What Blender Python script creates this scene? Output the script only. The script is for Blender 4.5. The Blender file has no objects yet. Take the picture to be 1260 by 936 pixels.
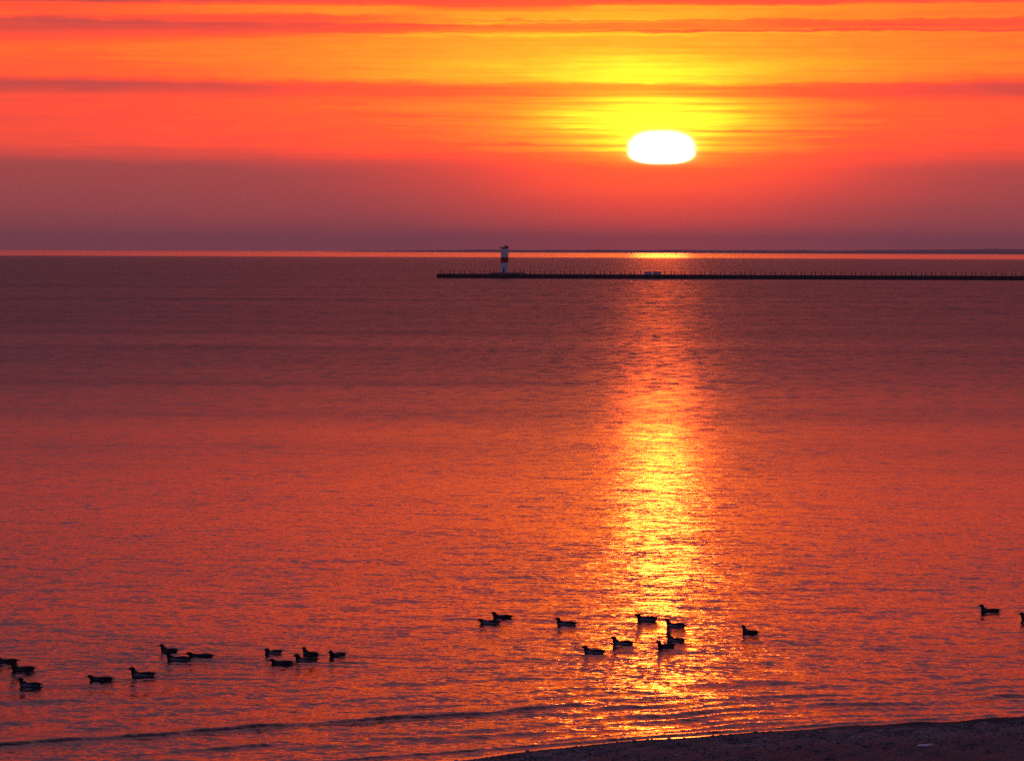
import bpy, bmesh, math, random
import numpy as np
from mathutils import Vector, Matrix

rnd = random.Random(7)
C = bpy.context.scene.collection
R = math.radians

# ------------------------------------------------------------------ camera
F = 3500.0                       # focal length in photo pixels (1260 wide)
H = 9.0                          # eye height above the lake
PITCH = math.atan((468 - 309.1) / F)
ROLL = R(0.22)
fw = Vector((0, math.cos(PITCH), -math.sin(PITCH)))
rt0 = Vector((1, 0, 0)); up0 = rt0.cross(fw)
rt = rt0 * math.cos(ROLL) + up0 * math.sin(ROLL)
up = up0 * math.cos(ROLL) - rt0 * math.sin(ROLL)
cam = bpy.data.cameras.new('camera'); camo = bpy.data.objects.new('camera', cam); C.objects.link(camo)
m = Matrix((rt, up, -fw)).transposed().to_4x4(); m.translation = (0, 0, H)
camo.matrix_world = m
cam.sensor_width = 36; cam.lens = F / 1260 * 36
cam.clip_start = 0.5; cam.clip_end = 200000
bpy.context.scene.camera = camo

def ray(px, py):
    return fw + rt * ((px - 630) / F) + up * ((468 - py) / F)
def ground(px, py, z=0.0):       # where a sight line meets the lake level
    d = ray(px, py); t = (z - H) / d.z
    return Vector((d.x * t, d.y * t, z))

SUN_DIR = ray(814, 183).normalized()
SUN_EL = math.asin(SUN_DIR.z); SUN_AZ = math.atan2(SUN_DIR.x, SUN_DIR.y)

# ------------------------------------------------------------------ node helper
class NT:
    def __init__(s, nt): s.nt = nt; s.n = nt.nodes; s.l = nt.links
    def node(s, t, **k):
        n = s.n.new(t)
        for a, b in k.items(): setattr(n, a, b)
        return n
    def put(s, sock, v):
        if isinstance(v, bpy.types.NodeSocket): s.l.new(v, sock)
        elif v is not None: sock.default_value = v
    def m(s, op, a, b=None, c=None, clamp=False):
        n = s.node('ShaderNodeMath', operation=op, use_clamp=clamp)
        for i, v in enumerate((a, b, c)):
            if v is not None: s.put(n.inputs[i], v)
        return n.outputs[0]
    def vm(s, op, a, b=None, scale=None):
        n = s.node('ShaderNodeVectorMath', operation=op)
        s.put(n.inputs[0], a)
        if b is not None: s.put(n.inputs[1], b)
        if scale is not None: s.put(n.inputs['Scale'], scale)
        return n.outputs['Value'] if op in ('LENGTH', 'DOT_PRODUCT') else n.outputs[0]
    def add(s, *a):
        r = a[0]
        for b in a[1:]: r = s.m('ADD', r, b)
        return r
    def mul(s, *a):
        r = a[0]
        for b in a[1:]: r = s.m('MULTIPLY', r, b)
        return r
    def gauss(s, x, c, w):       # exp(-((x-c)/w)^2)
        t = s.m('DIVIDE', s.m('SUBTRACT', x, c), w)
        return s.m('EXPONENT', s.m('MULTIPLY', s.m('MULTIPLY', t, t), -1.0))
    def ss(s, x, a, b, lo=0.0, hi=1.0):
        n = s.node('ShaderNodeMapRange', interpolation_type='SMOOTHSTEP')
        s.put(n.inputs['Value'], x); s.put(n.inputs['From Min'], a); s.put(n.inputs['From Max'], b)
        s.put(n.inputs['To Min'], lo); s.put(n.inputs['To Max'], hi)
        return n.outputs[0]
    def curve(s, x, pts):        # piecewise linear y(x)
        x0, x1 = pts[0][0], pts[-1][0]
        ys = [p[1] for p in pts]; y0, y1 = min(ys), max(ys) + 1e-9
        n = s.node('ShaderNodeFloatCurve')
        c = n.mapping.curves[0]
        while len(c.points) < len(pts): c.points.new(0.5, 0.5)
        for p, (a, b) in zip(c.points, pts):
            p.location = ((a - x0) / (x1 - x0), (b - y0) / (y1 - y0)); p.handle_type = 'VECTOR'
        n.mapping.update()
        t = s.m('DIVIDE', s.m('SUBTRACT', x, x0), x1 - x0, clamp=True)
        s.put(n.inputs['Value'], t)
        return s.m('ADD', s.m('MULTIPLY', n.outputs[0], y1 - y0), y0)
    def noise(s, vec, scale=1.0, detail=3.0, rough=0.5, out=0):
        n = s.node('ShaderNodeTexNoise')
        s.put(n.inputs['Vector'], vec); n.inputs['Scale'].default_value = scale
        n.inputs['Detail'].default_value = detail; n.inputs['Roughness'].default_value = rough
        return n.outputs[out]
    def xyz(s, x, y, z=0.0):
        n = s.node('ShaderNodeCombineXYZ')
        for i, v in enumerate((x, y, z)): s.put(n.inputs[i], v)
        return n.outputs[0]
    def sep(s, v):
        n = s.node('ShaderNodeSeparateXYZ'); s.put(n.inputs[0], v); return n.outputs
    def ramp(s, x, stops, interp='LINEAR'):
        n = s.node('ShaderNodeValToRGB'); e = n.color_ramp.elements; n.color_ramp.interpolation = interp
        while len(e) < len(stops): e.new(0.5)
        for el, (p, c) in zip(e, stops): el.position = p; el.color = (*c, 1)
        s.put(n.inputs[0], x); return n.outputs[0]
    def mix(s, f, a, b, blend='MIX'):
        n = s.node('ShaderNodeMix', data_type='RGBA', blend_type=blend, clamp_factor=True)
        s.put(n.inputs[0], f); s.put(n.inputs[6], a); s.put(n.inputs[7], b)
        return n.outputs[2]

def lin(r, g, b):
    f = lambda c: (c / 255 / 12.92) if c <= 10 else ((c / 255 + 0.055) / 1.055) ** 2.4
    return (f(r), f(g), f(b))

# ------------------------------------------------------------------ sky
W = bpy.data.worlds.new('World'); bpy.context.scene.world = W; W.use_nodes = True
w = NT(W.node_tree); w.n.clear()
tc = w.node('ShaderNodeTexCoord').outputs['Generated']
d = w.sep(tc)
DEG = 180 / math.pi
v = w.mul(w.m('ARCSINE', d[2]), DEG)                                       # elevation, degrees
u = w.mul(w.m('SUBTRACT', w.m('ARCTAN2', d[0], d[1]), SUN_AZ), DEG)         # azimuth from the sun, degrees
def EL(y): return (y, (311.0 - y) / F * DEG)[1]                             # photo row -> elevation near the sun
q = w.xyz(w.mul(u, 0.10), w.mul(v, 1.0), 3.0)
n1 = w.m('SUBTRACT', w.noise(q, 1.3, 4, 0.55), 0.5)
q2 = w.xyz(w.mul(u, 0.55), w.mul(v, 5.0), 1.0)
n2 = w.m('SUBTRACT', w.noise(q2, 1.0, 5, 0.6), 0.5)
q3 = w.xyz(w.mul(u, 0.16), w.mul(v, 9.0), 7.0)
n3 = w.m('SUBTRACT', w.noise(q3, 1.0, 4, 0.55), 0.5)
au = w.m('ABSOLUTE', u)
vb = w.add(v, w.mul(n1, .20))
n4 = w.m('SUBTRACT', w.noise(w.xyz(w.mul(u, 1.5), w.mul(v, 6.0), 9.0), 1.0, 5, .65), 0.5)
vw = w.add(v, w.mul(n1, 0.25), w.mul(n2, 0.16), w.mul(n4, .14))
# brightness of the lit cloud against elevation (in palette units)
base = w.curve(vb, [(0, .14), (EL(250), .165), (EL(214), .20), (EL(186), .41), (EL(150), .46), (EL(110), .47), (EL(90), .59),
                   (EL(50), .60), (EL(0), .58), (7, .48), (8.5, .40), (12, .31), (18, .27), (28, .18), (45, .08), (60, .04)])
lowglow = w.mul(w.curve(v, [(0, .20), (EL(290), .18), (EL(240), .32), (EL(206), .38), (EL(194), .10), (EL(180), 0), (6, 0)]), w.gauss(u, -0.1, 4.2))
corona = w.mul(w.curve(v, [(0, 0), (EL(206), .0), (EL(195), .20), (EL(183), .46), (EL(150), .54), (EL(132), .46), (EL(115), .24), (EL(60), .03), (6, 0)]),
               w.add(w.mul(w.gauss(u, -0.15, 2.1), .8), w.mul(w.gauss(u, -0.4, 4.6), .2)), w.add(1.0, w.mul(n3, 1.5), w.mul(n2, .5)))
wide = w.mul(w.curve(v, [(0, 0), (EL(206), .0), (EL(190), .12), (EL(120), .20), (EL(98), .30), (EL(60), .22), (EL(0), .18), (6.5, .05), (9, 0)]), w.gauss(u, -1.2, 6.0))
edge = w.mul(w.ss(au, 6.0, 15.0), w.curve(v, [(0, -.06), (EL(206), -.08), (EL(192), -.05), (5, -.06), (7, -.24), (12, -.30)]))
I = w.add(base, lowglow, corona, wide, edge)
def band(yc, th, depth, tilt=0.0, lf=0.0, u0=None, u1=None, soft=1.0, top=0.35):
    """a stratus streak: centre row yc, half thickness th (px), slope per degree of azimuth"""
    c = w.add(EL(yc), w.mul(u, tilt))
    t = w.m('DIVIDE', w.m('SUBTRACT', vw, c), th / F * DEG)
    lo = w.ss(t, -1.0 - soft, -1.0 + soft); hi = w.ss(t, 1.0 - top, 1.0 + top, 1.0, 0.0)
    r = w.mul(lo, hi, depth)
    if u0 is not None: r = w.mul(r, w.ss(u, u0[0], u0[1]))
    if u1 is not None: r = w.mul(r, w.ss(u, u1[0], u1[1], 1.0, 0.0))
    return r
cl = w.add(
    w.mul(band(114, 9, .15, -0.002, soft=.7), w.add(.85, w.mul(n2, 1.4))), w.mul(band(113, 10, .07, 0), w.ss(u, 3.0, 7.5)), w.mul(band(115, 9, .03, 0), w.ss(u, -5.0, -9.5)),
    w.mul(band(37, 6, .22, .006, soft=.7), w.add(0.7, w.mul(n3, 1.6)), w.ss(u, -13.0, -3.0, .4, 1.0)),
    band(44, 1.6, .18, .003, u0=(-3, 1), soft=.8),
    band(47, 2.2, -.07, .004, u0=(-9, -4), u1=(3, 6), soft=.9), band(29, 1.2, .14, -.004, u0=(-5, -2), u1=(1, 4), soft=.9), band(26, 13, .18, .024, u1=(-7.5, -3.2), soft=.7), band(8, 16, .10, 0.0, u1=(-12.5, -9.0)),
    band(2, 6, .30, .004, soft=.7, top=.9), band(12, 4, .15, .0, u0=(-5.5, -4.5), u1=(-2.5, -1.0)),
    band(162, 1.6, .10, .0, u0=(-4, -1), u1=(2.0, 4.0), soft=.8), band(183, 1.3, .10, .0, u0=(-4.5, -2.0), u1=(-1.0, 1.0), soft=.8),
    w.mul(band(170, 1.2, -.07, -.005, u0=(2.2, 2.8), u1=(3.2, 3.8)), 1.0),
    w.mul(w.ss(n3, .05, .22), w.ss(v, EL(205), EL(185)), .07),
    w.mul(w.ss(v, 5.2, 7.5), w.ss(n1, -.1, .12), .22))
streak = w.mul(w.add(w.mul(n3, .7), w.mul(n2, .45), w.mul(n4, .35)), w.ss(v, EL(206), EL(188)), .24)
streak = w.add(streak, w.mul(w.add(n1, w.mul(n2, .4)), w.ss(v, EL(188), EL(206)), .09))
I = w.add(I, streak, w.mul(n1, w.ss(v, 1.2, 3), .10), w.mul(cl, -1.0))
pal = w.ramp(w.m('MULTIPLY', I, 0.8, clamp=True), [
    (0.00, lin(140, 70, 72)), (0.06 * .8, lin(164, 76, 73)), (0.20 * .8, lin(188, 78, 73)), (0.33 * .8, lin(240, 82, 66)),
    (0.44 * .8, (1.30, .098, .042)), (0.56 * .8, (1.62, .145, .028)), (0.70 * .8, (2.5, .30, .020)), (0.84 * .8, (3.5, .54, .020)),
    (1.00 * .8, (4.8, .91, .025))])
gain = w.m('ADD', 1.0, w.mul(w.ss(I, .8, 1.2), .5))
pal = w.vm('SCALE', pal, scale=gain)
# dusk sky overhead and behind: Nishita, cool and dim
sky = w.node('ShaderNodeTexSky', sky_type='NISHITA'); sky.sun_disc = False
sky.sun_elevation = SUN_EL; sky.sun_rotation = SUN_AZ; sky.air_density = 1.2; sky.dust_density = 1.0; sky.ozone_density = 4.0
nish = w.vm('SCALE', sky.outputs[0], scale=0.06)
hi = w.ramp(w.m('DIVIDE', v, 90.0, clamp=True), [(0, (.15, .075, .11)), (.12, (.15, .075, .13)), (.3, (.085, .066, .14)), (1, (.05, .065, .15))])
dusk = w.vm('ADD', hi, w.vm('MULTIPLY', nish, (.5, .45, .5)))
front_hi = w.mul(w.ss(v, 8.0, 20.0), w.ss(v, 35.0, 80.0, 1.0, 0.0))
front = w.mul(w.ss(au, 22.0, 85.0, 1.0, 0.0), w.ss(v, 30.0, 75.0, 1.0, 0.0))
col = w.mix(front, dusk, w.vm('ADD', pal, w.vm('SCALE', (.06, .085, .14), scale=front_hi)))
# the sun: an oval, flattened and cut off along the top of the haze bank
du = w.m('DIVIDE', u, 0.64); dv = w.m('DIVIDE', w.m('SUBTRACT', v, EL(188)), w.ss(v, EL(190), EL(186), .245, .39))
rr = w.m('POWER', w.add(w.m('POWER', w.m('ABSOLUTE', du), 2.6), w.m('POWER', w.m('ABSOLUTE', dv), 2.6)), 0.3846)
disc = w.ss(rr, 1.12, .84)
halo = w.mul(w.m('EXPONENT', w.mul(w.m('MAXIMUM', w.m('SUBTRACT', rr, 1.0), 0.0), -3.0)), w.ss(v, EL(212), EL(196)))
col = w.vm('ADD', col, w.vm('SCALE', w.vm('MULTIPLY', (1.0, .62, .02), (1, 1, 1)), scale=w.mul(halo, .55)))
col = w.vm('ADD', col, w.vm('SCALE', (.9, .8, .75), scale=w.m('EXPONENT', w.mul(w.m('MAXIMUM', w.m('SUBTRACT', rr, 1.0), 0.0), -16.0))))
SUNCOL = (30.0, 6.0, 2.2)
n = w.node('ShaderNodeMix', data_type='RGBA'); w.put(n.inputs[0], disc); w.put(n.inputs[6], col); n.inputs[7].default_value = (*SUNCOL, 1)
bg = w.node('ShaderNodeBackground'); w.put(bg.inputs[0], n.outputs[2]); bg.inputs[1].default_value = 1.0
out = w.node('ShaderNodeOutputWorld'); w.l.new(bg.outputs[0], out.inputs[0])
W.cycles.sampling_method = 'MANUAL'; W.cycles.sample_map_resolution = 2048

# ------------------------------------------------------------------ sun lamp
L = bpy.data.lights.new('sun', 'SUN'); L.energy = 0.09; L.color = (1.0, 0.10, 0.005); L.angle = R(1.1)
Lo = bpy.data.objects.new('sun', L); C.objects.link(Lo); Lo.rotation_euler = SUN_DIR.to_track_quat('Z', 'Y').to_euler()
Lo.location = (0, 0, 50)

sc = bpy.context.scene
sc.view_settings.view_transform = 'Standard'; sc.view_settings.look = 'None'
sc.view_settings.exposure = 0; sc.view_settings.gamma = 1; sc.view_settings.use_curve_mapping = False
sc.render.engine = 'CYCLES'
sc.cycles.use_denoising = False
sc.cycles.max_bounces = 4; sc.cycles.glossy_bounces = 3
sc.cycles.sample_clamp_indirect = 12; sc.cycles.sample_clamp_direct = 14
sc.cycles.caustics_reflective = False; sc.cycles.caustics_refractive = False

# ------------------------------------------------------------------ object helpers
def mat(name, col=(.5, .5, .5), rough=.6, var=.15, scale=8.0, bump=0.0, metal=0.0, spec=.5):
    M = bpy.data.materials.new(name); M.use_nodes = True
    t = NT(M.node_tree); b = t.n['Principled BSDF']
    tc = t.node('ShaderNodeTexCoord').outputs['Object']
    nz = t.noise(tc, scale, 5, .6)
    c = t.ramp(nz, [(.25, tuple(x * (1 - var) for x in col)), (.75, tuple(min(1, x * (1 + var)) for x in col))])
    t.put(b.inputs['Base Color'], c); t.put(b.inputs['Roughness'], t.m('ADD', rough - .08, t.mul(nz, .16)))
    b.inputs['Metallic'].default_value = metal; b.inputs['Specular IOR Level'].default_value = spec
    if bump:
        bn = t.node('ShaderNodeBump'); bn.inputs['Strength'].default_value = bump; bn.inputs['Distance'].default_value = .02
        t.put(bn.inputs['Height'], nz); t.put(b.inputs['Normal'], bn.outputs[0])
    return M

def link(name, me, mats=(), parent=None):
    o = bpy.data.objects.new(name, me); C.objects.link(o)
    for x in mats:
        if x.name not in [k.name for k in me.materials if k]: me.materials.append(x)
    if parent: o.parent = parent
    return o
def tag(o, label=None, cat=None, group=None, kind=None):
    if label: o['label'] = label
    if cat: o['category'] = cat
    if group: o['group'] = group
    if kind: o['kind'] = kind
    return o
def empty(name, loc, rz=0.0):
    e = bpy.data.objects.new(name, None); C.objects.link(e); e.location = loc; e.rotation_euler = (0, 0, rz)
    e.empty_display_size = .3
    return e
def bm_mesh(name, bm, smooth=False):
    bmesh.ops.recalc_face_normals(bm, faces=bm.faces)
    me = bpy.data.meshes.new(name); bm.to_mesh(me); bm.free()
    if smooth: me.polygons.foreach_set('use_smooth', [True] * len(me.polygons))
    return me
def bx(bm, c, s, bev=0.0, rot=None):
    r = bmesh.ops.create_cube(bm, size=1.0)
    vs = r['verts']
    bmesh.ops.scale(bm, vec=s, verts=vs)
    if bev:
        es = list({e for v in vs for e in v.link_edges})
        r2 = bmesh.ops.bevel(bm, geom=es, offset=bev, segments=1, affect='EDGES')
        vs = list({v for f in r2['faces'] for v in f.verts} | {v for v in vs if v.is_valid})
    if rot: bmesh.ops.rotate(bm, verts=vs, cent=(0, 0, 0), matrix=rot)
    bmesh.ops.translate(bm, vec=c, verts=vs)
def cyl(bm, r0, r1, z0, z1, seg=24, x=0, y=0, ang=0.0):
    r = bmesh.ops.create_cone(bm, cap_ends=True, segments=seg, radius1=r0, radius2=r1, depth=z1 - z0)
    bmesh.ops.translate(bm, vec=(x, y, (z0 + z1) / 2), verts=r['verts'])
    return r['verts']

# ------------------------------------------------------------------ shoreline
# water's edge on the beach, read off where it meets the sand, in metres
SH = [ground(*p) for p in ((560, 933), (680, 919), (790, 908), (950, 897), (1050, 893), (1160, 888), (1230, 885), (1262, 882))]
shx = np.array([p.x for p in SH]); shy = np.array([p.y for p in SH])
def shore(x):
    x = np.asarray(x, float)
    y = np.interp(x, shx, shy)
    y = np.where(x < shx[0], shy[0] + (x - shx[0]) * 0.43, y)
    y = np.where(x > shx[-1], shy[-1] + (x - shx[-1]) * 0.16, y)
    y += 0.05 * np.sin(x * 1.3) + 0.03 * np.sin(x * 3.1 + 1)
    y = np.maximum(y, 20 + 0 * x)
    return np.minimum(y, 140)
def sdist(x, y): return (y - shore(x)) * 0.93     # + lakeward

# ------------------------------------------------------------------ water
def axis(lo, hi, fine0, fine1, step, growth=1.06, maxs=1e9):
    a = list(np.arange(fine0, fine1 + step / 2, step)); s = step
    while a[-1] < hi: s = min(s * growth, maxs); a.append(a[-1] + s)
    s = step
    while a[0] > lo: s = min(s * growth, maxs); a.insert(0, a[0] - s)
    return np.array(a)
X = axis(-30000, 30000, -13.5, 13.5, 0.055, 1.07)
Y = axis(22, 60000, 44, 78, 0.05, 1.012)
Y = Y[Y < 61000]
ya = list(np.arange(44, 78, 0.05)); s = .05
while ya[-1] < 60000:
    s *= 1.012 if ya[-1] < 300 else 1.09
    ya.append(ya[-1] + s)
yb = [44.0]; s = .05
while yb[-1] > 20: s *= 1.1; yb.append(yb[-1] - s)
Y = np.array(yb[:0:-1] + ya)
gx, gy = np.meshgrid(X, Y)
rs = np.random.RandomState(11)
cell = np.maximum(np.gradient(Y)[:, None], np.minimum(np.gradient(X)[None, :], 50) * .6) + 0 * gx
z = np.zeros_like(gx)
near = 1 / (1 + np.exp((gy - 170) / 25))
# open-water ripples: many short-crested wavelets running roughly on shore
for i in range(110):
    lam = 0.28 * (1.055 ** i) * rs.uniform(.9, 1.1)
    if lam > 14: lam = rs.uniform(.5, 3)
    th = R(-100) + rs.normal(0, .42)
    k = 2 * math.pi / lam; kx, ky = k * math.cos(th), k * math.sin(th)
    amp = 0.0009 * lam ** 0.82 * (1 if lam < .9 else (.9 / lam) ** .7)
    res = np.clip((lam / cell - 2.2) / 2, 0, 1)
    env = .55 + .45 * np.sin(gx * rs.uniform(.1, .5) / lam ** .3 + gy * rs.uniform(-.12, .12) + rs.uniform(0, 6))
    z += amp * res * env * np.sin(kx * gx + ky * gy + rs.uniform(0, 6.3)) * np.clip(near * 1.2, 0, 1)
sd = sdist(gx, gy)
z *= np.clip(sd / 2.0, .25, 1)
# wavelets running up the beach, crests parallel to the shore
wob = .12 * np.sin(gx * .9) + .08 * np.sin(gx * 2.3 + 1.1) + .25 * np.sin(gx * .21 + .4)
for lam, a, lo, hi, x0, ph in ((.62, .0130, 0.2, 4.2, 1.5, 0), (.95, .009, .3, 6.5, -4, 1.7), (.41, .003, .0, 2.5, -1, .8)):
    env = np.clip((sd - lo) / .3, 0, 1) * np.clip((hi - sd) / 1.2, 0, 1) * (0.35 + .65 / (1 + np.exp(-(gx - x0) * 1.2)))
    res = np.clip((lam / cell - 2.2) / 2, 0, 1)
    z += a * env * res * np.sin(2 * math.pi * (sd + wob) / lam + ph) * (.7 + .3 * np.sin(gx * 1.7 + sd))
def polyline_ridge(pts, amp, front, back, jag=.04):
    """a low wave with its steep face towards the beach"""
    P = [ground(*p) for p in pts]; px = np.array([p.x for p in P]); py = np.array([p.y for p in P])
    yy = np.interp(gx, px, py) + jag * np.sin(gx * 2.1) + jag * .6 * np.sin(gx * 5.3 + 1)
    dl = gx - px[0]; yy = np.where(gx < px[0], py[0] + dl * .45, yy)
    t = gy - yy
    e = 1 / (1 + np.exp(-(px[-1] - gx) / .5))
    e = e * (.80 + .22 * np.sin(gx * 3.3 + np.sin(gx * 1.1) * 2) * np.sin(gx * .71 + 1))
    return amp * e * np.where(t < 0, np.exp(-(t / front) ** 2), np.exp(-(t / back) ** 2))
z += polyline_ridge([(0, 916), (200, 903), (330, 893), (480, 884), (600, 877), (700, 867)], .060, .12, .5)
z += polyline_ridge([(0, 938), (200, 926), (350, 915), (500, 908), (640, 903), (760, 897)], .022, .12, .3)
z += polyline_ridge([(0, 862), (150, 860), (300, 852), (450, 843), (560, 836), (700, 832)], .022, .25, .6)
z += polyline_ridge([(560, 852), (700, 846), (850, 842), (960, 836), (1080, 836)], .016, .25, .5)
z += polyline_ridge([(850, 903), (950, 896.5), (1050, 889), (1140, 885)], .030, .07, .2, .015)
# ------- bird positions (photo: bill x, tail x, waterline y, pose) also used for their wakes
BIRDS = [(-9, 25, 814.5, 'up'), (10, 46, 824, 'up'), (20, 54, 843.5, 'up'), (107, 142, 836.5, 'low'), (157, 194, 831, 'up'),
         (194, 222, 801, 'mid'), (201, 238, 812, 'up'), (229, 265, 808.5, 'low'), (325, 347, 804, 'tuck'), (331, 364, 816.5, 'low'),
         (360, 394, 813, 'mid'), (371, 393, 805, 'mid'), (405, 425, 807, 'mid'), (588, 618, 766.5, 'low'), (603, 633, 760, 'mid'),
         (682, 712, 768, 'up'), (715, 747, 802.5, 'mid'), (750, 783, 792, 'up'), (780, 812, 762.5, 'mid'), (817, 845, 770, 'up'),
         (818, 845, 788, 'up'), (807, 832, 796, 'up'), (912, 934, 778.5, 'up'), (1204, 1232, 752, 'up'), (1253, 1283, 762, 'up')]
for i, (a, b, wl, p) in enumerate(BIRDS):
    A = ground(a + 6, wl); B = ground(b, wl)
    st = 1.0 if i in (2, 3, 4, 6, 7, 9, 12) else .4
    for sgn in (-1, 1):
        t = gx - A.x                                         # distance behind the breast
        ln = (gy - A.y) - sgn * (.05 + .13 * np.maximum(t, 0))
        e = np.clip((t + .05) / .15, 0, 1) * np.exp(-np.maximum(t, 0) / (3.0 * st))
        z += .017 * st * e * np.exp(-(ln / .08) ** 2)
nv = gx.size; ny_, nx_ = gx.shape
co = np.stack([gx, gy, z], -1).reshape(-1, 3).astype(np.float32)
idx = np.arange(nv).reshape(ny_, nx_)
quad = np.stack([idx[:-1, :-1], idx[:-1, 1:], idx[1:, 1:], idx[1:, :-1]], -1).reshape(-1, 4)
me = bpy.data.meshes.new('water')
me.vertices.add(nv); me.vertices.foreach_set('co', co.ravel())
me.loops.add(quad.size); me.loops.foreach_set('vertex_index', quad.ravel().astype(np.int32))
me.polygons.add(len(quad)); me.polygons.foreach_set('loop_start', np.arange(0, quad.size, 4, dtype=np.int32))
me.polygons.foreach_set('use_smooth', np.ones(len(quad), bool))
me.update(calc_edges=True)
Mw = bpy.data.materials.new('lake_water'); Mw.use_nodes = True
t = NT(Mw.node_tree); b = t.n['Principled BSDF']
g = t.node('ShaderNodeNewGeometry'); P = g.outputs['Position']; N0 = g.outputs['Normal']
p = t.sep(P)
lg0 = t.m('LOGARITHM', t.m('MAXIMUM', p[1], 20.0), 10.0)
mp = t.node('ShaderNodeMapping'); t.put(mp.inputs[0], P); mp.inputs['Scale'].default_value = (.15, 1, 1)
lg = t.m('ADD', lg0, t.mul(t.m('SUBTRACT', t.noise(mp.outputs[0], .02, 4, .6), .5), t.ss(lg0, 1.95, 2.1), t.ss(lg0, 2.7, 3.1, 1.0, 0.0), .30))      # decades of distance off shore
pw = t.node('ShaderNodeMapping'); t.put(pw.inputs[0], P); pw.inputs['Rotation'].default_value = (0, 0, R(8))
P2 = pw.outputs[0]
def slope(scale, ax, det=2.0):
    mp = t.node('ShaderNodeMapping'); t.put(mp.inputs[0], P2); mp.inputs['Scale'].default_value = (ax, 1, 1)
    c = t.noise(mp.outputs[0], scale, det, .6, out=1)
    return t.vm('SUBTRACT', c, (.5, .5, .5))
# wind lanes: long quiet and ruffled strips over the open lake
mp = t.node('ShaderNodeMapping'); t.put(mp.inputs[0], P); mp.inputs['Scale'].default_value = (.12, 1, 1)
lane = t.noise(mp.outputs[0], .03, 3, .6)
mp = t.node('ShaderNodeMapping'); t.put(mp.inputs[0], P); mp.inputs['Scale'].default_value = (.17, 1, 1); mp.inputs['Rotation'].default_value = (0, 0, R(3))
lane2 = t.noise(mp.outputs[0], .035, 4, .65)
ruffle = t.mul(t.ss(lane2, .58, .70), t.ss(p[1], 130, 190))
lanes = t.m('ADD', t.ss(lane, .35, .68, .7, 1.3), t.mul(ruffle, .45))
lgd = [1.3, 1.8, 2.00, 2.15, 2.35, 2.6, 3.2, 3.56, 3.66, 5.0]
A_f = t.curve(lg, list(zip(lgd, [.62, .60, .50, .42, .34, .30, .26, .24, .08, .07])))
A_f = t.mul(A_f, t.ss(p[1], 120, 260, 0.0, 1.0)) if False else A_f
Amp = t.mul(A_f, lanes)
s1 = slope(13.0, .5); s2 = slope(3.2, .5); s3 = slope(.7, .35)
fardet = t.ss(p[1], 90.0, 400.0)
sl = t.vm('ADD', t.vm('SCALE', s1, scale=t.mul(Amp, 1.0)), t.vm('SCALE', s2, scale=t.mul(Amp, .75)))
sl = t.vm('ADD', sl, t.vm('SCALE', s3, scale=t.mul(Amp, t.m('ADD', .25, t.mul(fardet, .6)))))
s4 = slope(.5, 2.0); s5 = slope(.13, 2.6)      # wave groups on the open lake
sl = t.vm('ADD', sl, t.vm('SCALE', s4, scale=t.mul(t.ss(p[1], 90.0, 260.0), t.ss(p[1], 1500.0, 3300.0, 1.0, 0.0), .60)))
sl = t.vm('ADD', sl, t.vm('SCALE', s5, scale=t.mul(t.ss(p[1], 200.0, 600.0), t.ss(p[1], 2500.0, 3500.0, 1.0, 0.0), .62)))
ss_ = t.sep(sl)
Nn = t.vm('NORMALIZE', t.vm('ADD', N0, t.xyz(t.mul(ss_[0], 1.15), ss_[1], 0.0)))
rough = t.curve(lg, list(zip(lgd, [.10, .11, .14, .26, .40, .46, .47, .44, .20, .19])))
rough = t.mul(rough, t.add(t.ss(lane, .35, .68, .94, 1.05), t.mul(ruffle, .12)))
t.put(b.inputs['Normal'], Nn); t.put(b.inputs['Roughness'], rough)
b.inputs['Base Color'].default_value = (.010, .013, .022, 1); b.inputs['IOR'].default_value = 1.333
water = link('water', me, [Mw]); tag(water, kind='structure')

# ------------------------------------------------------------------ beach, lakebed and bluff
tx = axis(-400, 400, -14, 22, .14, 1.12); ty = axis(-60, 320, 40, 60, .10, 1.12)
hx, hy = np.meshgrid(tx, ty); s_ = sdist(hx, hy)
land = -s_
hz = np.where(land < 0, land * .06, np.minimum(land * .075, .02 + land * .05))
hz = np.where(land > 3, .17 + (land - 3) * .04, hz)
lump = .012 * np.sin(hx * 3.7 + hy * 2.1) + .010 * np.sin(hx * 7.9 - hy * 5.3) + .008 * np.sin(hx * 14 + 3 * np.sin(hy * 6))
hz += lump * np.clip((land - .45) / .5, 0, 1)
# shingle lip thrown up along the right of the water's edge
lip = np.exp(-((land - .22) / .16) ** 2) * np.clip((hx - 5.2) / 2.5, 0, 1) * (.045 + .03 * np.exp(-((hx - 9.5) / .5) ** 2) + .02 * np.sin(hx * 4.3))
hz += np.maximum(lip, 0)
bl = np.clip((22 - hy) / 16, 0, 1); hz = hz * (1 - bl) + (1.4 + 5.8 * bl ** 1.5) * bl ** .5
nv = hx.size; ny_, nx_ = hx.shape
co = np.stack([hx, hy, hz], -1).reshape(-1, 3).astype(np.float32)
idx = np.arange(nv).reshape(ny_, nx_)
quad = np.stack([idx[:-1, :-1], idx[:-1, 1:], idx[1:, 1:], idx[1:, :-1]], -1).reshape(-1, 4)
me = bpy.data.meshes.new('beach'); me.vertices.add(nv); me.vertices.foreach_set('co', co.ravel())
me.loops.add(quad.size); me.loops.foreach_set('vertex_index', quad.ravel().astype(np.int32))
me.polygons.add(len(quad)); me.polygons.foreach_set('loop_start', np.arange(0, quad.size, 4, dtype=np.int32))
me.polygons.foreach_set('use_smooth', np.ones(len(quad), bool)); me.update(calc_edges=True)
at = me.attributes.new('land', 'FLOAT', 'POINT'); at.data.foreach_set('value', land.ravel().astype(np.float32))
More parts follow.
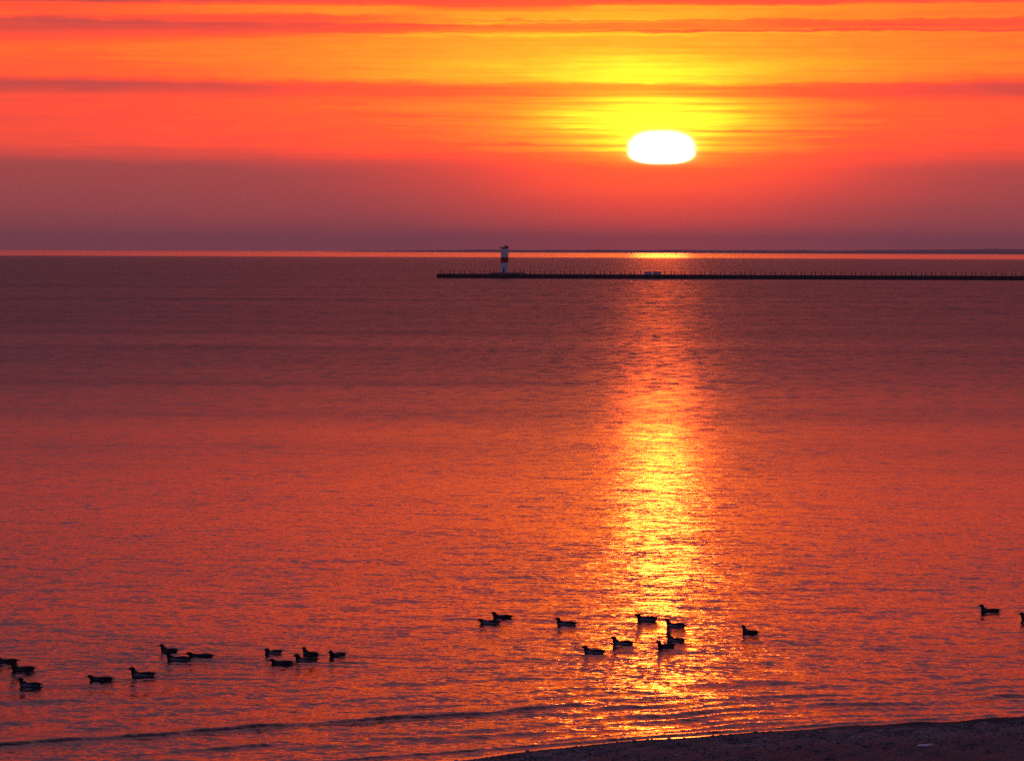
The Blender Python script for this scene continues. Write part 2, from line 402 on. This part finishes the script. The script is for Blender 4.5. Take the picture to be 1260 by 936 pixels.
Mb = bpy.data.materials.new('shingle'); Mb.use_nodes = True
t = NT(Mb.node_tree); b = t.n['Principled BSDF']
P = t.node('ShaderNodeNewGeometry').outputs['Position']; px = t.sep(P)
la = t.node('ShaderNodeAttribute', attribute_name='land').outputs['Fac']
vo = t.node('ShaderNodeTexVoronoi'); t.put(vo.inputs['Vector'], P); vo.inputs['Scale'].default_value = 22
stone = t.ramp(t.sep(vo.outputs['Color'])[0], [(0, (.045, .06, .075)), (.5, (.08, .10, .12)), (.85, (.13, .15, .17)), (1, (.26, .28, .30))])
patch = t.noise(P, .55, 4, .6)
c = t.mix(t.ss(patch, .4, .62, .0, .55), stone, (.065, .07, .08, 1))
la2 = t.m('ADD', la, t.mul(t.m('SUBTRACT', t.noise(P, 2.2, 3), .5), .25))
wet = t.ss(la2, .35, .75, 1.0, 0.0)
c = t.mix(t.mul(wet, .75), c, (.035, .033, .035, 1))
c = t.mix(t.ss(la, 2.0, 2.8, 0.0, .5), c, (.055, .05, .055, 1))
t.put(b.inputs['Base Color'], c)
film = t.mul(t.ss(la2, .22, .34, 1.0, 0.0), t.ss(px[0], 5.0, 7.0, 1.0, 0.0))
t.put(b.inputs['Roughness'], t.m('ADD', t.mul(film, -.70), .82))
t.put(b.inputs['Specular IOR Level'], t.ss(film, 0.0, 1.0, .2, .5)); b.inputs['IOR'].default_value = 1.4
bn = t.node('ShaderNodeBump'); bn.inputs['Distance'].default_value = .03
t.put(bn.inputs['Strength'], t.ss(film, 0.0, 1.0, .6, .02)); t.put(bn.inputs['Height'], t.add(t.mul(vo.outputs['Distance'], -1.0), t.noise(P, 6, 4)))
t.put(b.inputs['Normal'], bn.outputs[0])
beach = link('beach', me, [Mb]); tag(beach, kind='structure')
def beach_z(x, y):
    l = -float(sdist(x, y)); z_ = min(l * .075, .02 + l * .05)
    return z_ if l <= 3 else .17 + (l - 3) * .04

# pebbles: uncountable, one object
bm = bmesh.new(); made = 0
r2 = random.Random(5)
base_ico = bmesh.new(); bmesh.ops.create_icosphere(base_ico, subdivisions=1, radius=1.0)
bv = [v_.co.copy() for v_ in base_ico.verts]; bf = [[v_.index for v_ in f.verts] for f in base_ico.faces]; base_ico.free()
vs, fs = [], []
while made < 5200:
    x = r2.uniform(-1, 14); l = r2.uniform(.30, 4.2)
    if r2.random() < .45: l = r2.uniform(.3, 1.6)
    y = float(shore(x)) - l / .93
    if y < 47: continue
    s0 = r2.uniform(.010, .026) * (1.8 if r2.random() < .06 else 1)
    rz = r2.uniform(0, 6.28); ca, sa = math.cos(rz), math.sin(rz)
    sx, sy, sz = s0 * r2.uniform(.9, 1.5), s0, s0 * r2.uniform(.45, .8); z0 = beach_z(x, y) + sz * .3
    o_ = len(vs)
    for c_ in bv:
        a_, b_ = c_.x * sx, c_.y * sy
        vs.append((x + a_ * ca - b_ * sa, y + a_ * sa + b_ * ca, z0 + c_.z * sz))
    fs += [[k + o_ for k in f] for f in bf]; made += 1
bm.free()
me = bpy.data.meshes.new('pebbles'); me.from_pydata(vs, [], fs); me.update()
Mp = bpy.data.materials.new('pebble_stone'); Mp.use_nodes = True
t = NT(Mp.node_tree); b = t.n['Principled BSDF']
rp = t.node('ShaderNodeNewGeometry').outputs['Random Per Island']
t.put(b.inputs['Base Color'], t.ramp(rp, [(0, (.035, .045, .055)), (.5, (.08, .10, .12)), (.85, (.14, .16, .18)), (1, (.34, .36, .38))]))
b.inputs['Roughness'].default_value = .7
peb = link('pebbles', me, [Mp]); tag(peb, 'grey pebbles and shingle strewn over the dark beach', 'pebbles', kind='stuff')

# litter / driftwood on the beach
def stick(name, pa, pb, rad, material, label, cat):
    z_ = .12
    A = ground(*pa, z_); B = ground(*pb, z_)
    A.z = beach_z(A.x, A.y) + rad * .8; B.z = beach_z(B.x, B.y) + rad * .8
    bm = bmesh.new(); n_ = 9; ring = []
    D = (B - A); Ln = D.length; D.normalize(); S = D.cross(Vector((0, 0, 1))).normalized(); U = S.cross(D)
    for i in range(n_):
        f = i / (n_ - 1); r_ = rad * (.55 + .45 * math.sin(math.pi * min(.95, f + .12))) * (1 + .12 * math.sin(i * 2.7))
        c_ = Vector((0, 0, 0)) + D * (f - .5) * Ln + S * .012 * math.sin(f * 5) + U * .006 * math.sin(f * 8)
        ring.append([bm.verts.new(c_ + (S * math.cos(k * math.pi / 4) * 1.3 + U * math.sin(k * math.pi / 4)) * r_) for k in range(8)])
    for i in range(n_ - 1):
        for k in range(8): bm.faces.new((ring[i][k], ring[i][(k + 1) % 8], ring[i + 1][(k + 1) % 8], ring[i + 1][k]))
    bm.faces.new(ring[0]); bm.faces.new(ring[-1][::-1])
    o = link(name, bm_mesh(name, bm, True), [material]); o.location = (A + B) / 2
    return tag(o, label, cat)
Mwood = mat('bleached_wood', (.90, .86, .88), .7, .2, 30, .4)
Mwood2 = mat('grey_wood', (.42, .40, .38), .8, .2, 30, .4)
stick('driftwood', (1129, 922.5), (1147, 921.5), .026, Mwood, 'short pale bleached driftwood stick lying on the dark beach at right', 'driftwood')
stick('driftwood', (911, 920), (931, 918), .014, Mwood2, 'thin dull grey twig on the sand just below the bright water edge', 'driftwood')
stick('driftwood', (1205, 884.8), (1215, 884), .016, Mwood2, 'tiny grey wood scrap on the shingle lip at the far right shore', 'driftwood')

# ------------------------------------------------------------------ pier
PD = ground(537, 342.1).y
def onpier(px, depth=0.0): 
    d_ = ray(px, 340); return d_.x / d_.y * (PD + depth)
x0 = onpier(537); x1 = onpier(1260) + 45
Mpier = mat('pier_stone', (.075, .050, .055), .9, .35, .7, .6)
Mconc = mat('pier_cap_concrete', (.16, .13, .13), .85, .25, 1.2, .3)
Mpost = mat('post_iron', (.05, .04, .045), .6, .2, 5)
pier = empty('pier', ((x0 + x1) / 2, PD + 2.5, 0)); cx = (x0 + x1) / 2
tag(pier, 'long low dark stone breakwater pier with a concrete cap across the water', 'pier')
bm = bmesh.new()
nseg = 34; 
for i in range(nseg):     # crib sections with open joints
    a = x0 + (x1 - x0) * i / nseg; b_ = x0 + (x1 - x0) * (i + 1) / nseg
    bx(bm, ((a + b_) / 2 - cx, 0, -.2), (b_ - a - .10, 5.0, 2.6 + rnd.uniform(-.05, .05)), .08)
bx(bm, (0, 0, -.3), ((x1 - x0) - .4, 4.7, 2.2))
link('pier_wall', bm_mesh('pier_wall', bm), [Mpier], pier)
bm = bmesh.new()
for i in range(nseg):
    a = x0 + (x1 - x0) * i / nseg; b_ = x0 + (x1 - x0) * (i + 1) / nseg
    bx(bm, ((a + b_) / 2 - cx, 0, 1.28 + rnd.uniform(-.015, .015)), (b_ - a - .04, 5.3, .32), .04)
link('cap', bm_mesh('cap', bm), [Mconc], pier)
TOPZ = 1.45
# raised foundation under the tower
fx0, fx1 = onpier(602), onpier(647)
bm = bmesh.new()
bx(bm, ((fx0 + fx1) / 2 - cx, .3, TOPZ + .10), (fx1 - fx0, 4.2, .45), .05)
bx(bm, ((fx0 + fx1) / 2 - cx, .3, TOPZ + .36), ((fx1 - fx0) * .82, 3.8, .16), .03)
link('tower_platform', bm_mesh('tower_platform', bm), [Mconc], pier)
BASE = TOPZ + .44

# lighthouse
lx = onpier(620.7)
lh = empty('lighthouse', (lx, PD + 2.8, BASE))
tag(lh, 'white cylindrical lighthouse with one broad red band on the pier', 'lighthouse')
Mwhite = mat('white_paint', (.78, .79, .82), .5, .06, 1.5)
Mred = mat('red_paint', (.36, .012, .02), .5, .12, 1.5)
Mdark = mat('black_iron', (.02, .02, .025), .5, .2, 4)
Mlens = mat('red_lens', (.5, .02, .03), .25, .1, 4)
pm = PD / F
hh = 33.5 * pm - .44     # tower height, metres
hh = 8.5
def tube(z0, z1, r0, r1, seg=32):
    bm = bmesh.new(); cyl(bm, r0, r1, z0, z1, seg); return bm
rad = lambda z: 1.30 - .045 * z / hh
for f in ('lower', 'upper'):
    z0, z1 = (0, hh * .385) if f == 'lower' else (hh * .60, hh * .955)
    bm = tube(z0, z1, rad(z0), rad(z1))
    if f == 'upper': cyl(bm, rad(z1) + .06, rad(z1) + .06, z1 - .12, z1 + .001 - .02, 32)
    o = link('tower_wall', bm_mesh('tower_wall', bm), [Mwhite], lh); o['label'] = f + ' white section of the tower wall'
bm = tube(hh * .385, hh * .60, rad(hh * .385) + .012, rad(hh * .6) + .012)
link('red_band', bm_mesh('red_band', bm), [Mred], lh)
bm = bmesh.new(); bx(bm, (-.22, -1.285, .62 + .1), (.62, .10, 1.25), .03)
dr = link('door', bm_mesh('door', bm), [Mdark], lh)
bm = bmesh.new(); bx(bm, (-.02, -1.35, .72), (.06, .05, .12), .01); link('door_handle', bm_mesh('door_handle', bm), [Mwhite], dr)
bm = bmesh.new(); cyl(bm, 1.38, 1.42, hh * .955, hh * .985, 32)
gal = link('gallery', bm_mesh('gallery', bm), [Mdark], lh)
bm = bmesh.new()
for k in range(14):
    a = k / 14 * 2 * math.pi; cyl(bm, .03, .03, hh * .985, hh * .985 + .24, 6, 1.34 * math.cos(a), 1.34 * math.sin(a))
for zz in (.12, .24):
    for k in range(28):
        a0, a1 = k / 28 * 2 * math.pi, (k + 1) / 28 * 2 * math.pi
        c_ = Vector((1.34 * math.cos((a0 + a1) / 2), 1.34 * math.sin((a0 + a1) / 2), hh * .985 + zz))
        bx(bm, c_, (.31, .04, .04), rot=Matrix.Rotation((a0 + a1) / 2 + math.pi / 2, 3, 'Z'))
link('railing', bm_mesh('railing', bm), [Mdark], gal)
bm = bmesh.new(); cyl(bm, .22, .22, hh * .985, hh * .985 + .30, 12, .30); 
link('lantern_mount', bm_mesh('lantern_mount', bm), [Mdark], lh)
bm = bmesh.new(); bx(bm, (.95, 0, hh * .985 + .20), (.62, .5, .40), .04); link('equipment_cabinet', bm_mesh('equipment_cabinet', bm), [Mdark], lh)
bm = bmesh.new(); cyl(bm, .27, .24, hh * .985 + .30, hh * .985 + .70, 14, .30); cyl(bm, .27, .05, hh * .985 + .70, hh * .985 + .88, 14, .30)
link('lantern', bm_mesh('lantern', bm), [Mlens], lh)

# pale hut-like blocks on the pier
Mblock = mat('grey_box_paint', (.50, .50, .56), .6, .1, 1.5)
for (a, b_, lab, hgt) in ((792.8, 802.6, 'pale blue grey low equipment box on the pier, left one of the touching pair', .98),
                          (803.2, 813.8, 'pale blue grey low equipment box on the pier, right one of the touching pair', .98)):
    xa, xb = onpier(a), onpier(b_)
    e = empty('equipment_box', ((xa + xb) / 2, PD + 1.5, TOPZ)); tag(e, lab, 'box', 'equipment boxes on the pier')
    bm = bmesh.new(); bx(bm, (0, 0, hgt * .42), (xb - xa - .15, 1.5, hgt * .84), .04); link('casing', bm_mesh('casing', bm), [Mblock], e)
    bm = bmesh.new(); bx(bm, (0, 0, hgt * .92), (xb - xa, 1.7, hgt * .17), .04); link('lid', bm_mesh('lid', bm), [Mwhite if a < 800 else Mblock], e)

# paired posts along the edge
def post_mesh():
    bm = bmesh.new(); cyl(bm, .13, .11, 0, 1.02, 10); cyl(bm, .17, .17, 1.02, 1.08, 10); cyl(bm, .17, .05, 1.08, 1.20, 10); cyl(bm, .20, .20, 0, .06, 10)
    return bm_mesh('railing_post', bm)
pme = post_mesh()
xs = []; px_ = 541.5
while px_ < 1262:
    for k_ in (0, 4.7):
        xx = px_ + k_ + rnd.uniform(-.35, .35)
        if not (614 < xx < 628 or 790 < xx < 816 ): xs.append(xx)
    px_ += 12.35
for i, xx in enumerate(xs):
    o = link('railing_post', pme, [Mpost])
    zt = TOPZ + (0.10 + .225 if 602.6 < xx < 646.4 else 0)
    if 606.2 < xx < 642.8: zt = BASE
    o.location = (onpier(xx), PD + .35 + (.4 if zt > TOPZ else 0) + (.6 if zt == BASE else 0), zt - .01)
    o.rotation_euler = (R(rnd.uniform(-2, 2)), R(rnd.uniform(-2.5, 2.5)), 0); o.scale = (1, 1, rnd.uniform(.88, 1.06))
    tag(o, 'small dark iron post in the row along the pier top', 'post', 'posts in pairs along the pier edge')

# ------------------------------------------------------------------ far shore
Mhill = mat('far_woodland', (.075, .07, .085), .9, .25, .0006)
def hills(name, D, pts, depth):
    """low wooded coast: a ridged sheet, crest heights in metres along azimuth (photo x, px above waterline)"""
    bm = bmesh.new(); rows = []
    xsz = np.linspace(pts[0][0], pts[-1][0], 420)
    hp = np.interp(xsz, [p[0] for p in pts], [p[1] for p in pts])
    r_ = np.random.RandomState(3); k1 = r_.rand(12) * 6
    wob = sum(np.sin(xsz * (.05 * 1.6 ** i) + k1[i]) * .22 * .75 ** i for i in range(8))
    prof = ((0, .0, 0), (.04, .55, 0), (.3, .85, .2), (.6, 1.0, .5), (1, .7, .8))
    for fy, fh, _ in prof:
        row = []
        for i, xx in enumerate(xsz):
            X_ = (xx - 630) / F * D; h_ = max(0, hp[i] + wob[i] * min(1, hp[i]) * (.5 + .5 * fh)) * D / F
            row.append(bm.verts.new((X_ * (1 + fy * depth / D), D + fy * depth + abs(X_) * .02, h_ * fh - (12 if fy in (0, 1) else 0) * (1 if fy == 0 else 1))))
        rows.append(row)
    for a, b_ in zip(rows, rows[1:]):
        for i in range(len(a) - 1): bm.faces.new((a[i], a[i + 1], b_[i + 1], b_[i]))
    return link(name, bm_mesh(name, bm, True), [Mhill])
h = hills('hills', 21000, [(400, 0), (470, 1.2), (540, 2.8), (700, 3.6), (900, 4.2), (1040, 4.4), (1120, 5.4), (1180, 6.6), (1260, 7.0), (1500, 7.5), (2300, 4), (3200, 1), (3400, 0)], 3000)
tag(h, kind='structure')

# ------------------------------------------------------------------ birds
Mhead = mat('dark_head_feathers', (.008, .010, .012), .55, .3, 20, spec=.2)
Mback = mat('slate_back_feathers', (.016, .018, .024), .65, .3, 14, spec=.2)
Mflank = mat('grey_flank_feathers', (.20, .205, .23), .7, .2, 14, spec=.2)
Mflank2 = mat('brown_flank_feathers', (.045, .045, .055), .7, .2, 14, spec=.2)
Mbill = mat('bill_horn', (.05, .012, .010), .4, .2, 30, spec=.3)
Meye = mat('eye', (.01, .008, .008), .15, .1, 5)

def ell(bm, c, s, rot=0.0, seg=20):
    r = bmesh.ops.create_uvsphere(bm, u_segments=seg, v_segments=12, radius=1.0)
    bmesh.ops.scale(bm, vec=s, verts=r['verts'])
    if rot: bmesh.ops.rotate(bm, verts=r['verts'], cent=(0, 0, 0), matrix=Matrix.Rotation(rot, 3, 'Y'))
    bmesh.ops.translate(bm, vec=c, verts=r['verts'])
def chain(bm, pts, n_=7):        # pts: (x, z, r) blended spheres
    for (a, b_) in zip(pts, pts[1:]):
        for i in range(n_):
            f = i / n_
            r_ = a[2] + (b_[2] - a[2]) * f
            ell(bm, (a[0] + (b_[0] - a[0]) * f, 0, a[1] + (b_[1] - a[1]) * f), (r_, r_, r_), seg=12)
POSES = {   # neck path from breast to crown (x forward negative), head centre
    'up':   dict(neck=[(-.13, .05, .078), (-.178, .085, .052), (-.188, .12, .041), (-.194, .155, .038)], head=(-.214, .172)),
    'mid':  dict(neck=[(-.13, .05, .076), (-.175, .08, .056), (-.185, .11, .046), (-.19, .135, .042)], head=(-.214, .152)),
    'low':  dict(neck=[(-.13, .04, .070), (-.18, .055, .056), (-.205, .075, .046), (-.215, .09, .042)], head=(-.236, .104)),
    'tuck': dict(neck=[(-.12, .05, .080), (-.14, .085, .062), (-.15, .105, .052), (-.155, .125, .046)], head=(-.170, .138)),
}
def make_bird(pose, flank):
    P_ = POSES[pose]
    bm = bmesh.new()
    ell(bm, (.02, 0, .025), (.235, .105, .078), R(-2)); ell(bm, (-.09, 0, .030), (.115, .088, .072)); ell(bm, (.15, 0, .050), (.135, .065, .040), R(-4))
    ell(bm, (.265, 0, .062), (.085, .040, .013), R(-10)); ell(bm, (.30, 0, .068), (.055, .034, .009), R(-12))
    chain(bm, P_['neck'])
    hx_, hz_ = P_['head']
    ell(bm, (hx_, 0, hz_), (.056, .036, .038), R(6)); ell(bm, (hx_ + .034, 0, hz_ + .006), (.044, .027, .030), R(25))
    ell(bm, (hx_ + .062, 0, hz_ - .004), (.028, .014, .016), R(30)); ell(bm, (hx_ - .044, 0, hz_ - .006), (.026, .020, .019))
    me = bm_mesh('tmp', bm); o = bpy.data.objects.new('tmp', me); C.objects.link(o)
    md = o.modifiers.new('r', 'REMESH'); md.mode = 'VOXEL'; md.voxel_size = .008
    sm = o.modifiers.new('s', 'SMOOTH'); sm.factor = .6; sm.iterations = 4
    dg = bpy.context.evaluated_depsgraph_get(); m2 = bpy.data.meshes.new_from_object(o.evaluated_get(dg))
    bpy.data.objects.remove(o); m2.name = 'body'
    m2.materials.clear()
    for x in (Mhead, Mback, flank): m2.materials.append(x)
    for f in m2.polygons:
        c_ = f.center
        if c_.x < -.165 or (c_.x < -.11 and c_.z > .085): f.material_index = 0
        elif c_.z > .078 or c_.x > .235 or (abs(c_.y) < .035 and c_.z > .05): f.material_index = 1
        else: f.material_index = 2
        f.use_smooth = True
    root = empty('duck', (0, 0, 0))
    link('body', m2, [], root)
    bm = bmesh.new()             # slim hooked bill
    secs = [(0, .013, .011), (-.022, .008, .0075), (-.045, .0055, .005), (-.060, .0055, .005), (-.068, .003, .006)]
    ring = []
    for i, (dx, ry, rz_) in enumerate(secs):
        ring.append([bm.verts.new((hx_ - .058 + dx, ry * math.cos(k * math.pi / 4), hz_ - .008 + dx * .12 - (.004 if i == 4 else 0) + rz_ * math.sin(k * math.pi / 4))) for k in range(8)])
    for a, b_ in zip(ring, ring[1:]):
        for k in range(8): bm.faces.new((a[k], a[(k + 1) % 8], b_[(k + 1) % 8], b_[k]))
    bm.faces.new(ring[0]); bm.faces.new(ring[-1][::-1])
    link('bill', bm_mesh('bill', bm, True), [Mbill], root)
    for sg in (-1, 1):
        bm = bmesh.new(); ell(bm, (hx_ - .018, sg * .0325, hz_ + .006), (.0045, .003, .0045), seg=8); link('eye', bm_mesh('eye', bm, True), [Meye], root)
        bm = bmesh.new()         # folded wing, a long leaf shape lying along the back
        ell(bm, (.075, sg * .062, .070), (.160, .030, .034), R(-4), seg=14); ell(bm, (.205, sg * .035, .082), (.075, .014, .012), R(-6), seg=12)
        link('wing', bm_mesh('wing', bm, True), [Mback], root)
    return root
protos = {}
for ps in POSES:
    for fk, fl in (('g', Mflank), ('b', Mflank2)): protos[ps, fk] = [make_bird(ps, fl), False]

def copy_tree(o, parent=None):
    c = o.copy(); C.objects.link(c); c.parent = parent
    for ch in list(o.children): copy_tree(ch, c)
    return c
LABELS = [
 'dark duck cut off by the left picture edge, only its back and tail showing',
 'dark duck with raised head just right of the one cut by the left edge',
 'grey-flanked duck nearest the beach, lowest at far left',
 'low-necked dark duck alone between the far left trio and the pale-flanked one',
 'pale-flanked duck with raised crested head, below and left of the tight trio',
 'small dark duck at the top of the tight left trio',
 'largest duck of the tight left trio, head high, grey flank, in front',
 'slim dark duck with low head, right end of the tight left trio',
 'short plump duck with tucked neck and pale rump, upper left of the cluster of five',
 'long flat dark duck with low head, lowest left of the middle left cluster of five',
 'grey-flanked duck touching the tail of the flat one in the cluster of five',
 'small duck right behind the grey-flanked one at the centre of the cluster of five',
 'compact round duck sitting apart at the right end of the cluster of five',
 'front left duck of the overlapping pair left of the sun glitter, grey flank',
 'thin dark duck half behind its partner in the overlapping pair left of the sun glitter',
 'lone duck with pointed bill and raised head at the left rim of the golden glitter',
 'lowest left duck in the golden glitter, long pale flank line',
 'duck in mid glitter between the lowest left one and the vertical trio, head raised',
 'farthest duck in the golden glitter, topmost with a boxy back',
 'duck with upright neck, highest of the vertical trio right of the glitter centre',
 'dark duck with upright neck, middle of the vertical trio, just behind the smallest one',
 'smallest lowest duck of the vertical trio in the glitter',
 'lone short duck with upright neck on the red water right of the glitter',
 'lone dark duck far out on the plain red water near the right side',
 'duck cut off by the right picture edge, only its head showing']
greys = {2, 4, 6, 8, 10, 13, 15, 16, 17, 18, 19, 20}
for i, (a, b_, wl, ps) in enumerate(BIRDS):
    A = ground(a, wl); B = ground(b_, wl); length = (B - A).length
    pr = protos[ps, 'g' if i in greys else 'b']
    if pr[1]: o = copy_tree(pr[0])
    else: o = pr[0]; pr[1] = True
    # full length bill to tail is .63 m; a shorter look means the bird is turned
    full = .64 if ps != 'tuck' else .56
    s_ = 1.0 * min(1.12, max(.93, length / full)); ratio = min(1.0, length / (full * s_))
    yaw = math.acos(ratio) * (1 if i in (8, 12, 21) else -1) + R(rnd.uniform(-4, 4))
    o.scale = (s_, s_, s_); o.rotation_euler = (0, 0, yaw)
    mid = (A + B) / 2; o.location = (mid.x + math.cos(yaw) * -.02, mid.y, -.020)
    tag(o, LABELS[i], 'duck', 'ducks swimming on the lake')
for (k, (o, used)) in protos.items():
    if not used:
        for ch in list(o.children): bpy.data.objects.remove(ch)
        bpy.data.objects.remove(o)

# ------------------------------------------------------------------ haze over the lake
HAZE = 2.8e-5
if HAZE:
    bm = bmesh.new(); bx(bm, (0, 33000, 170), (76000, 70000, 372))
    Mh = bpy.data.materials.new('haze_air'); Mh.use_nodes = True; t = NT(Mh.node_tree); t.n.clear()
    o_ = t.node('ShaderNodeOutputMaterial'); pv = t.node('ShaderNodeVolumePrincipled')
    pv.inputs['Color'].default_value = (.85, .8, .85, 1); pv.inputs['Density'].default_value = HAZE; pv.inputs['Anisotropy'].default_value = .3
    t.l.new(pv.outputs[0], o_.inputs['Volume'])
    hz_o = link('haze', bm_mesh('haze', bm), [Mh]); tag(hz_o, 'thin dusk haze lying over the lake', 'haze', kind='stuff')
    bpy.context.scene.cycles.volume_bounces = 1
